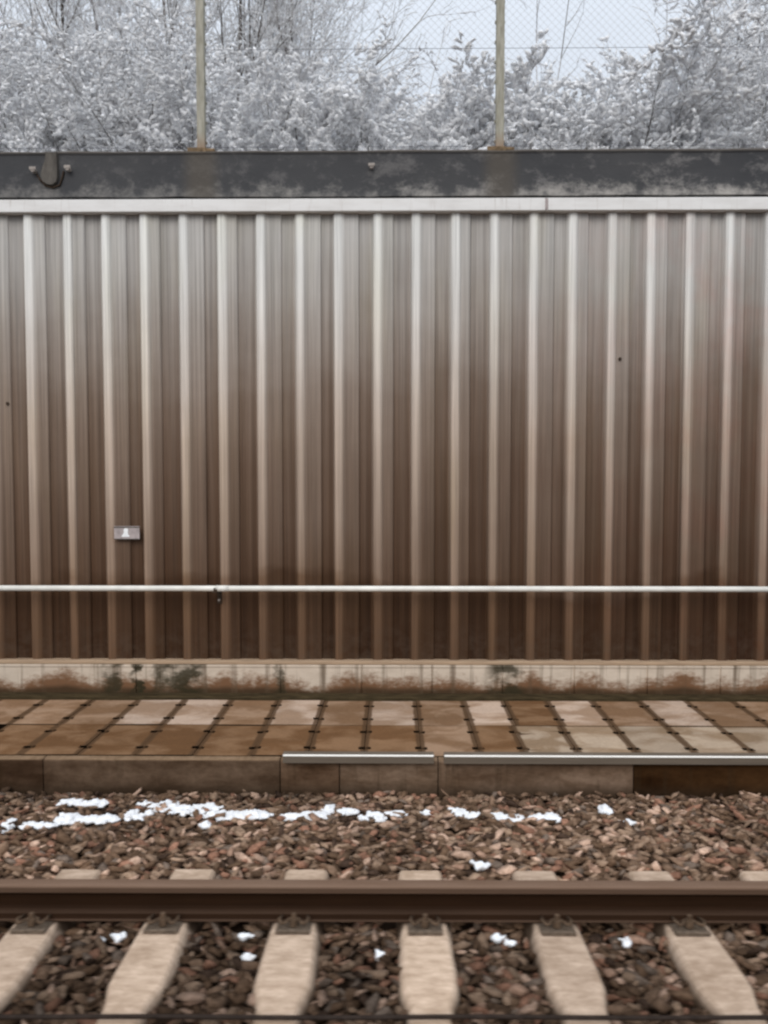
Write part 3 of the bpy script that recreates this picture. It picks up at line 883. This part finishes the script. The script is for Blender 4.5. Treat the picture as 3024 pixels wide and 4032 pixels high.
def barrier():
    root = empty('noise_barrier', (0, 7.1, .33))
    tag(root, 'tall ribbed metal noise barrier, grimy brown and painted shade below and paler grey above, with white cap', 'noise barrier')
    per = .3545; x_first = -3.325                      # centre of the leftmost full rib
    prof = [(-.062, .044, 0.02), (-.050, .036, .16), (-.036, .008, .68), (-.020, .0, 1), (.020, .0, 1), (.036, .007, .70), (.052, .019, .24), (.066, .023, .13),
            (.105, .022, .13), (.150, .022, .17), (.160, .026, .13), (.170, .043, .0), (.200, .045, .03), (.235, .044, .08), (.262, .044, .02), (.290, .045, 0)]
    X = []; D = []; T = []
    for k in range(-8, 27):
        jx = rng.uniform(-.006, .006); jt = rng.uniform(-.10, .10); jm = rng.uniform(-.08, .13); jd = rng.uniform(-.02, .10) if rng.uniform() < .35 else 0; js = rng.uniform(-.03, .03)
        for (px, dy, t) in prof:
            X.append(x_first + per * k + px + (jx if t > .5 else (js if .14 < px < .18 else 0))); D.append(dy)
            T.append(max(0, t + (jt if t > .5 else (jm if t > .1 else jd))))
    zs = list(np.linspace(.335, 4.46, 34))
    n = len(X); V = []; TT = []
    for z in zs:
        for i in range(n):
            V.append((X[i], D[i], z - .33)); TT.append(T[i])
    F = []
    for r in range(len(zs) - 1):
        for i in range(n - 1):
            a = r * n + i; F.append((a, a + 1, a + n + 1, a + n))
    me = me_from('cladding', V, F)
    at = me.attributes.new('tone', 'FLOAT', 'POINT'); at.data.foreach_set('value', TT)
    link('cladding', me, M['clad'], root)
    # cap in sections
    capx = [-6.2, 1.378, 6.2]
    for a, b in zip(capx[:-1], capx[1:]):
        bm = bmesh.new(); bm_box(bm, a + .002, b - .002, -.045, .09, 4.446 - .33, 4.558 - .33, .006, 2)
        c = bm_done('cap_rail', bm, M['cap'], root)
        c['label'] = 'white cap rail section ' + ('left of the joint' if a < 0 else 'right of the joint')
    bm = bmesh.new(); bm_box(bm, 1.374, 1.40, -.0475, -.0455, 4.452 - .33, 4.552 - .33)
    bm_done('cap_joint', bm, M['plate'], root)
    # rounded trim at the foot
    bm = bmesh.new(); bm_box(bm, -6.2, 6.2, -.052, .05, .318 - .33, .352 - .33, .010, 3)
    bm_done('base_trim', bm, M['trim'], root)
    # a few fixings that show as dark dots
    for x, z in ((2.08, 3.13), (-3.55, 2.73), (2.02, .47)):
        bm = bmesh.new(); bm_cyl(bm, (x, .043, z - .33), (x, .008, z - .33), .014, n=10)
        bm_done('fixing_bolt', bm, M['dark'], root)
barrier()

# horizontal pipe along the barrier
root = empty('handrail_pipe', (0, 6.95, 1.04))
tag(root, 'pale galvanised pipe running level across the lower part of the barrier', 'handrail')
bm = bmesh.new(); bm_cyl(bm, (-6.2, 0, 0), (6.2, 0, 0), .026, n=20)
bm_done('pipe', bm, M['galv'], root, smooth=True)
bm = bmesh.new(); bm_cyl(bm, (-1.60, 0, 0), (-1.48, 0, 0), .0285, n=20)
bm_done('pipe_sleeve', bm, M['galv'], root, smooth=True)
for bx in (-1.60,):
    bm = bmesh.new()
    bm_box(bm, bx - .016, bx + .016, .0, .16, -.036, -.025)
    bm_box(bm, bx - .020, bx + .020, .135, .146, -.16, -.0365)
    bm_box(bm, bx - .016, bx + .016, -.028, -.0245, -.036, .008)
    bk = bm_done('pipe_bracket', bm, M['dark'], root)
    bm = bmesh.new(); bm_cyl(bm, (bx, .134, -.125), (bx, .112, -.125), .010, n=6)
    bm_done('bracket_bolt', bm, M['bolt'], bk)

# small plate fixed to the ribs
root = empty('small_plate', (-2.450, 7.085, 1.537)); tag(root, 'small faded rectangular plate with a white mark, on the ribs above the pipe', 'plate sign')
bm = bmesh.new(); bm_box(bm, -.118, .118, -.008, .0, -.061, .061, .002)
bm_done('plate', bm, M['plate'], root)
bm = bmesh.new()
poly = [(-.034, -.038), (.038, -.038), (.036, -.022), (.026, -.018), (.022, .004), (.026, .030), (.018, .042), (-.006, .042), (-.016, .030), (-.014, .006), (-.024, -.016), (-.034, -.022)]
a = [bm.verts.new((x - .012, -.0105, z)) for x, z in poly]; b = [bm.verts.new((x - .012, -.0085, z)) for x, z in poly]
bm.faces.new(a); bm.faces.new(b[::-1])
for k in range(len(poly)): bm.faces.new((a[k], a[(k + 1) % len(poly)], b[(k + 1) % len(poly)], b[k]))
bm_done('white_mark', bm, M['white'], root)
bm = bmesh.new(); bm_box(bm, -.118, .118, -.0100, -.0085, .046, .058); bm_box(bm, -.118, .118, -.0100, -.0085, -.060, -.054)
bm_done('pale_border', bm, M['anchor'], root)

# ------------------------------------------------------------------ retaining wall with parapet
root = empty('retaining_wall', (0, 7.25, 0)); tag(root, 'dark weathered concrete parapet with pale runs, above the white barrier cap', 'retaining wall')
def parapet():
    xs = list(np.linspace(-7, 7, 141)); prof = [4.643, 4.648, 4.72, 4.80, 4.90, 4.98, 5.025, 5.045, 5.058]
    V = []; F = []
    for x in xs:
        V.append((x, .30, 4.643))
        for z in prof:
            dy = .006 * float(vnoise(np.array(x), np.array(z), 3, 51)) - (.012 if z > 5.03 else 0) + (.005 if z > 5.05 else 0) + (.004 if z < 4.645 else 0)
            V.append((x, dy, z + (.004 * float(vnoise(np.array(x), np.array(1.0), 4, 52)) if (z > 5.05 or z < 4.65) else 0)))
        V.append((x, .34, 5.062)); V.append((x, .34, 4.643))
    m = len(prof) + 3
    for i in range(len(xs) - 1):
        for k in range(m - 1):
            a = i * m + k; F.append((a, a + m, a + m + 1, a + 1))
    link('parapet', me_from('parapet', V, F), M['parapet'], root)
    bm = bmesh.new(); bm_box(bm, -7, 7, .16, .345, -.3, 4.6425); bm_done('wall_body', bm, M['backwall'], root)
parapet()
# old anchor on the parapet face: concrete tongue with two bolts, plus single bolt stubs
root = empty('wall_anchor', (-3.14, 7.24, 4.88)); tag(root, 'old concrete post anchor with two pale bolts on the dark parapet', 'anchor')
bm = bmesh.new()
poly = [(-.055, .165), (.045, .165), (.048, -.06), (.036, -.105), (.0, -.130), (-.05, -.126), (-.088, -.100), (-.105, -.05), (-.085, .03), (-.06, .09)]
a = [bm.verts.new((x, -.03, z)) for x, z in poly]; b = [bm.verts.new((x * 1.12, .02, z * 1.05)) for x, z in poly]
bm.faces.new(a); bm.faces.new(b[::-1])
for k in range(len(poly)): bm.faces.new((a[k], a[(k + 1) % len(poly)], b[(k + 1) % len(poly)], b[k]))
bm_done('tongue', bm, M['anchor'], root)
bm = bmesh.new()
bm_tube(bm, [(-.15, -.004, -.03), (-.115, -.004, -.085), (-.07, -.004, -.13), (-.005, -.004, -.15), (.06, -.004, -.128), (.085, -.004, -.06), (.10, -.004, .0)], .009, 6)
bm_done('dark_seam', bm, M['dark'], root)
for x, z in ((-.172, 0), (.15, .012)):
    bm = bmesh.new(); bm_cyl(bm, (x, .02, z), (x, -.045, z), .021, n=12); bm_box(bm, x - .030, x + .030, -.05, -.034, z - .004, z + .026, .003)
    bm_done('bolt', bm, M['bolt'], root)
bm = bmesh.new(); bm_cyl(bm, (0, .02, 0), (0, -.04, 0), .020, n=12); bm_box(bm, -.030, .030, -.046, -.030, -.004, .024, .003)
tag(bm_done('wall_bolt', bm, M['bolt'], None, (-.19, 7.245, 4.905)), 'single pale bolt stub near the top of the dark parapet, left of the middle', 'bolt')

# ------------------------------------------------------------------ fence on the parapet
FY = 7.31
root = empty('mesh_fence', (0, FY, 5.06)); tag(root, 'chain link fence with lichen covered posts standing on the dark parapet', 'fence')
ZT = 2.0
for k, px in enumerate((-4.55, -1.775, .995, 3.77)):
    pr = empty('post', (px, 0, 0)); pr.parent = root
    bpy.data.objects.remove(pr)
    bm = bmesh.new()
    bm_box(bm, px - .037, px + .037, -.035, .035, -.02, ZT + .03, .006, 2)
    for q in range(11):
        z = .10 + q * .18
        bm_box(bm, px - .047, px + .047, .012, .039, z, z + .022, .003)
    post = bm_done('post', bm, mat_post() if k == 0 else bpy.data.materials['lichen_galvanised_post'], root)
    bm = bmesh.new(); bm_box(bm, px - .10, px + .13, -.055, .11, .002, .030, .004)
    bm_box(bm, px - .12, px + .05, -.0625, -.0555, -.012, .034, .002)
    bm_done('base_plate', bm, M['rust'], post)
# woven diamond mesh: two families of slanting wires, kinked over one another
wires_v = []; wires_f = []
def prism(p, q, r, out_v, out_f):
    p = np.array(p, float); q = np.array(q, float); t = q - p; t /= np.linalg.norm(t)
    a = np.cross(t, (0, 1, 0)); a /= np.linalg.norm(a); b = np.cross(t, a); o = len(out_v)
    for c in (p, q):
        for k in range(3):
            out_v.append(c + (a * math.cos(2.0944 * k) + b * math.sin(2.0944 * k)) * r)
    for k in range(3): out_f.append((o + k, o + (k + 1) % 3, o + 3 + (k + 1) % 3, o + 3 + k))
pitch = .072
XF = 4.6
for sgn, yo in ((1, -.0022), (-1, .0022)):
    c = -XF - ZT
    while c < XF + ZT:
        x0, z0, x1, z1 = c, .03, c + (ZT - .03), ZT
        if sgn < 0: x0, x1 = x1, x0
        # clip to the fence width
        if max(x0, x1) > -XF and min(x0, x1) < XF:
            d = (x1 - x0) / (z1 - z0)
            if x0 < -XF and d > 0: z0 += (-XF - x0) / d; x0 = -XF
            if x1 > XF and d > 0: z1 -= (x1 - XF) / d; x1 = XF
            if x0 > XF and d < 0: z0 += (XF - x0) / d; x0 = XF
            if x1 < -XF and d < 0: z1 -= (x1 + XF) / d; x1 = -XF
            if z1 > z0 + .01: prism((x0, .036 + yo, z0), (x1, .036 + yo, z1), 0.0012, wires_v, wires_f)
        c += pitch
link('chain_link', fast_mesh('chain_link', np.array(wires_v), np.array(wires_f)), M['wire'], root)
for z in (.075, .966, 1.97):
    bm = bmesh.new(); bm_cyl(bm, (-XF, .040, z), (XF, .040, z), .0022, n=6)
    bm_done('line_wire', bm, M['linewire'], root)

# ------------------------------------------------------------------ snowy bushes and trees
class Plant:
    def __init__(s, seed):
        s.r = random.Random(seed); s.seg = []; s.lump = []; s.sn = []
    def grow(s, p, d, L, rad, level, spec):
        """spec per level: (segments, wander, lift, children, child length factor, child angle)"""
        nseg, wander, lift, kids, lf, ang = spec[level]
        r = s.r; p = Vector(p); d = Vector(d).normalized(); step = L / nseg
        nodes = [(p.copy(), rad)]
        for i in range(nseg):
            d = (d + Vector((r.gauss(0, wander), r.gauss(0, wander), r.gauss(0, wander) + lift))).normalized()
            q = p + d * step
            r0 = rad * (1 - .75 * i / nseg); r1 = rad * (1 - .75 * (i + 1) / nseg)
            s.seg.append((p.copy(), q.copy(), max(r0, .0022), max(r1, .002), level))
            p = q; nodes.append((p.copy(), r1))
            if level + 1 < len(spec) and (i > 0 or nseg < 3):
                nk = int(kids) + (1 if r.random() < kids - int(kids) else 0)
                for _ in range(nk):
                    az = r.uniform(0, 2 * math.pi); a = d.orthogonal().normalized(); b = d.cross(a)
                    side = a * math.cos(az) + b * math.sin(az)
                    th = r.gauss(ang, .2)
                    nd = d * math.cos(th) + side * math.sin(th)
                    s.grow(p, nd, L * lf * r.uniform(.6, 1.25) * (1 - .35 * i / nseg), max(r1 * .6, .0022), level + 1, spec)
    def snow(s, p_lump, size, p_line, zmin=-1, maxlevel_skip=0, top_fade=None):
        r = s.r
        for (a, b, r0, r1, lv) in s.seg:
            k = 1.0
            if top_fade: k = max(0.0, min(1.0, 1 - (a.z - top_fade[0]) / (top_fade[1] - top_fade[0])))
            horiz = 1 - abs((b - a).normalized().z)
            if r.random() < p_line * (.35 + .65 * k): s.sn.append((a + Vector((0, 0, r0 * .9 + .001)), b + Vector((0, 0, r1 * .9 + .001)), max(r0 * .95, r.uniform(.0035, .007)), max(r1 * .95, .003)))
            if lv > maxlevel_skip and r.random() < p_lump * (.35 + .8 * horiz) * k:
                t = r.random(); q = a.lerp(b, t); w = size * r.lognormvariate(0, .42)
                w = min(w, size * 1.9)
                d = (b - a).normalized(); hz = math.hypot(d.x, d.y)
                s.lump.append((q + Vector((0, 0, r0 + w * .25)), w * r.uniform(.95, 1.6), w * r.uniform(.65, 1.1), w * r.uniform(.5, .85), math.atan2(d.y, d.x) + r.gauss(0, .2), -math.atan2(d.z, max(hz, .15)) * .8))

def tubes(segs, n=3):
    if not segs: return np.zeros((0, 3)), np.zeros((0, 4), int)
    A = np.array([s[0][:] for s in segs]); B = np.array([s[1][:] for s in segs]); r0 = np.array([s[2] for s in segs]); r1 = np.array([s[3] for s in segs])
    T = B - A; T /= np.maximum(np.linalg.norm(T, axis=1), 1e-6)[:, None]
    ref = np.where(np.abs(T[:, 2:3]) > .9, np.array([[1., 0, 0]]), np.array([[0, 0, 1.]]))
    U = np.cross(T, ref); U /= np.linalg.norm(U, axis=1)[:, None]; W = np.cross(T, U)
    V = np.empty((len(segs), 2 * n, 3))
    for k in range(n):
        c, s_ = math.cos(2 * math.pi * k / n), math.sin(2 * math.pi * k / n); d = U * c + W * s_
        V[:, k] = A + d * r0[:, None]; V[:, n + k] = B + d * r1[:, None]
    base = np.arange(len(segs))[:, None] * 2 * n
    F = np.concatenate([np.concatenate([base + k, base + (k + 1) % n, base + n + (k + 1) % n, base + n + k], 1) for k in range(n)])
    return V.reshape(-1, 3), F
_bm = bmesh.new(); bmesh.ops.create_icosphere(_bm, subdivisions=1, radius=1)
ICO_V = np.array([v.co[:] for v in _bm.verts]); ICO_F = np.array([[v.index for v in f.verts] for f in _bm.faces]); _bm.free()
def lumps(ls):
    if not ls: return np.zeros((0, 3)), np.zeros((0, 4), int)
    n = len(ls); C = np.array([l[0][:] for l in ls]); S = np.array([l[1:4] for l in ls]); A = np.array([l[4] for l in ls]); Tl = np.array([l[5] for l in ls])
    Rm = rot_mats(np.stack([np.zeros(n), Tl, A], 1))
    jit = 1 + rng.normal(0, .20, (n, len(ICO_V), 1))
    low = np.where(ICO_V[:, 2:3] < -.3, .55, 1.0)
    v = np.einsum('nij,nvj->nvi', Rm, ICO_V[None] * low[None] * S[:, None, :] * jit) + C[:, None, :]
    f = ICO_F[None] + (np.arange(n) * len(ICO_V))[:, None, None]
    f = f.reshape(-1, 3)
    return v.reshape(-1, 3), f
def wood_mesh(pl, n=3):
    big = [s for s in pl.seg if s[2] > .012]; small = [s for s in pl.seg if s[2] <= .012]
    v1, f1 = tubes(big, 6); v2, f2 = tubes(small, n)
    F = np.concatenate([f1, f2 + len(v1)])
    lvb = np.array([0 if s[4] == 0 or s[2] > .006 else 1 for s in big], int); lvs = np.array([0 if s[4] == 0 or s[2] > .006 else 1 for s in small], int)
    return np.concatenate([v1, v2]), F, np.concatenate([np.tile(lvb, 6), np.tile(lvs, n)])
def snow_mesh(pl):
    v1, f1 = lumps(pl.lump); v2, f2 = tubes([(a, b, r0, r1) for a, b, r0, r1 in pl.sn], 4)
    t = np.concatenate([f2[:, [0, 1, 2]], f2[:, [0, 2, 3]]]) + len(v1)
    return np.concatenate([v1, v2]), np.concatenate([f1, t])

def bush(seed, stems, h, spread, lump_p, size, line_p, lean=.35, spec=None):
    pl = Plant(seed); r = pl.r
    spec = spec or [(8, .15, -.02, 2.2, .34, .9), (5, .22, .03, 1.9, .46, .8), (4, .3, -.02, 0, 0, 0)]
    for k in range(stems):
        a = r.uniform(0, 6.28); q = spread * math.sqrt(r.random()) * .6
        d = Vector((math.cos(a) * r.uniform(.1, lean) * 1.5, math.sin(a) * r.uniform(.1, lean) * 1.5, 1))
        pl.grow((math.cos(a) * q, math.sin(a) * q, 0), d, h * r.uniform(.6, 1.0), r.uniform(.007, .013), 0, spec)
    pl.snow(lump_p, size, line_p)
    return pl

def emit(pl, name, loc, rz, label, cat, group=None, bark='bark', woodname='branches'):
    root = empty(name, loc, rz); tag(root, label, cat, group)
    v, f, lv = wood_mesh(pl); link(woodname, fast_mesh(woodname, v, f, True, lv), [M[bark], M['frost']], root)
    v, f = snow_mesh(pl); link('snow', fast_mesh('snow', v, f, True), M['twigsnow'], root)
    return root

# the tangled undergrowth that reads as one mass
def thicket():
    variants = []
    for s in range(6):
        pl = bush(100 + s, 14, 1.66 + .05 * s, .9, .82, .0175, .5)
        variants.append((wood_mesh(pl), snow_mesh(pl)))
    low = []
    for s in range(3):
        pl = bush(200 + s, 11, 1.45, .8, 1.15, .023, .5, lean=.45)
        low.append((wood_mesh(pl), snow_mesh(pl)))
    r = random.Random(3)
    V = []; F = []; MI = []; off = 0
    spots = []
    def row(x0, x1, step, y, jy, pool, hts):
        x = x0
        while x < x1:
            h = float(np.interp(x * 9.0 / y, [a for a, b in hts], [b for a, b in hts]))
            spots.append((x + r.uniform(-.25, .25), y + r.uniform(-jy, jy), pool, h * r.uniform(.88, 1.1))); x += step
    row(-4.8, 5.0, .92, 8.75, .15, low, [(-5, 1.0), (5, 1.0)])
    row(-5.6, 5.8, .74, 9.5, .25, variants, [(-5, 1.15), (-1.2, 1.08), (-.5, .88), (.2, .82), (1.2, .78), (2.6, .78), (3.4, 1.08), (5, 1.35)])
    row(-6.4, 6.6, .85, 10.5, .3, variants, [(-5, 1.5), (-1.3, 1.35), (-.5, 1.0), (.0, .92), (1.2, .88), (2.6, .88), (3.4, 1.3), (5, 1.65)])
    row(-7.4, 7.6, 1.15, 12.0, .4, variants, [(-5, 2.0), (-1.4, 1.75), (-.6, 1.2), (.0, 1.05), (1.2, 1.02), (2.6, 1.02), (3.4, 1.55), (5, 2.0)])
    for (x, y, pool, sc) in spots:
        (wv, wf, wl), (sv, sf) = r.choice(pool)
        a = r.uniform(0, 6.28); c, s = math.cos(a), math.sin(a)
        Rz = np.array([[c, -s, 0], [s, c, 0], [0, 0, 1]]) * sc
        T = np.array([x, y, 4.93])
        wt = np.concatenate([wf[:, [0, 1, 2]], wf[:, [0, 2, 3]]])
        V.append(wv @ Rz.T + T); F.append(wt + off); MI.append(np.concatenate([wl, wl]) * 2); off += len(wv)
        V.append(sv @ Rz.T + T); F.append(sf + off); MI.append(np.ones(len(sf), int)); off += len(sv)
    me = fast_mesh('snowy_thicket', np.concatenate(V), np.concatenate(F), True, np.concatenate(MI))
    o = link('snowy_thicket', me, [M['barkdark'], M['twigsnow'], M['frost']])
    tag(o, 'tangled snow laden undergrowth filling the bank behind the fence', 'thicket', kind='stuff')
thicket()

# bare trees of the left half, each with its own trunk
def tree(seed, x, y, h, trad, label, lump=.16, bark='bark', lean=0.0, kids=1.7, fork=1):
    pl = Plant(seed); r = pl.r
    spec = [(10, .05, .03, kids, .50, .55), (7, .12, .09, 1.8, .46, .55), (5, .18, .04, 1.7, .5, .6), (3, .2, .0, 0, 0, 0)]
    for k in range(fork):
        a = r.uniform(0, 6.28)
        pl.grow((.06 * k, 0, -.1), (lean + .16 * k * math.cos(a), .16 * k * math.sin(a), 1), h * r.uniform(.85, 1.0), trad * (1 if k == 0 else .8), 0, spec)
    pl.snow(lump * 2.2, .0105, .95, top_fade=(1.6, 5.0))
    return emit(pl, 'bare_tree', (x, y, 4.9), 0, label, 'tree', 'bare snowy trees behind the fence', bark, 'trunk')
TREES = [
    (31, -4.55, 10.6, 5.2, .050, 'bare snowy tree with a dark straight trunk near the left frame edge', .16, 'barkdark', .02, 1.6, 1),
    (32, -3.95, 11.2, 5.0, .038, 'bare snowy tree just right of the dark straight trunk at the left', .15, 'bark', .10, 1.6, 2),
    (33, -3.15, 11.0, 5.2, .042, 'bare slim tree with upright stems, halfway between left edge and left fence post', .16, 'bark', -.03, 1.7, 2),
    (34, -2.15, 10.7, 5.4, .044, 'bare tree seen through directly behind the left fence post', .16, 'barkdark', .02, 1.7, 2),
    (35, -1.75, 11.3, 5.2, .042, 'bare tree with several upright stems a little right of the left fence post', .16, 'bark', .02, 1.7, 3),
    (36, -1.45, 11.0, 3.8, .034, 'bare tree at the right end of the tall group, thinning out into open sky', .15, 'bark', -.05, 1.0, 2),
    (37, -5.4, 11.6, 5.2, .040, 'bare snowy tree with crooked twigs in the top left corner', .16, 'bark', .05, 1.7, 2),
    (38, 5.25, 10.8, 4.2, .045, 'bare snowy tree with a dark upright stem in the top right corner', .3, 'barkdark', -.06, 1.7, 2),
]
for t in TREES: tree(*t)
# slender saplings against the open sky
def sapling(seed, x, y, h, label, lean, bark, bend=0.0, lump=.25):
    pl = Plant(seed)
    spec = [(10, .05, bend, 1.2, .16, .9), (3, .2, .02, .8, .5, .7), (2, .2, 0, 0, 0, 0)]
    pl.grow((0, 0, 0), (lean, 0, 1), h, .013, 0, spec); pl.snow(lump, .017, .8)
    v, f, lv = wood_mesh(pl); v2, f2 = snow_mesh(pl)
    wt = np.concatenate([f[:, [0, 1, 2]], f[:, [0, 2, 3]]])
    me = fast_mesh('bare_sapling', np.concatenate([v, v2]), np.concatenate([wt, f2 + len(v)]), True, np.concatenate([np.zeros(len(wt), int), np.ones(len(f2), int)]))
    return tag(link('bare_sapling', me, [M[bark], M['twigsnow']], None, (x, y, 4.95)), label, 'sapling', 'bare saplings in the gap')
sapling(51, 1.62, 9.4, 3.6, 'pair of snow dusted upright shoots right of the right fence post, left shoot', .10, 'bark')
sapling(52, 1.76, 9.6, 3.6, 'snow lined upright shoot with short side twigs right of the right fence post', .16, 'bark', lump=.6)
sapling(53, 2.95, 9.6, 3.2, 'thin bare sapling bending right against the open sky, right of the gap middle', .26, 'barkdark', lump=.03)
sapling(54, -.1, 9.8, 2.9, 'thin bare shoot curving right into the open sky left of the right fence post', .25, 'bark', lump=.05)
# shrubs that stand out of the mass
pl = bush(61, 16, 1.75, .8, 1.2, .024, .6, lean=.5); emit(pl, 'snowy_shrub', (2.62, 8.7, 4.9), 0, 'dark shrub with heaped snow on its slanting top, right of the right fence post', 'shrub', 'snowy shrubs behind the fence', 'barkdark')
pl = bush(62, 18, 2.9, 1.0, .95, .0175, .6, lean=.35); emit(pl, 'snowy_shrub', (4.3, 9.2, 4.9), 0, 'tall spreading shrub with olive stems at the right frame edge', 'shrub', 'snowy shrubs behind the fence', 'barkolive')
pl = bush(63, 13, 1.4, .8, 1.3, .023, .6, lean=.45); emit(pl, 'snowy_shrub', (-1.2, 8.6, 4.85), 0, 'low shrub with bright snow cushions just right of the left fence post', 'shrub', 'snowy shrubs behind the fence', 'bark')

# ------------------------------------------------------------------ render settings
scene.render.engine = 'CYCLES'
scene.view_settings.view_transform = 'Standard'; scene.view_settings.look = 'None'
scene.view_settings.exposure = 0; scene.view_settings.gamma = 1
scene.cycles.filter_width = 2.4
scene.cycles.max_bounces = 10; scene.cycles.diffuse_bounces = 8; scene.cycles.transmission_bounces = 4
scene.render.resolution_x = 768; scene.render.resolution_y = 1024
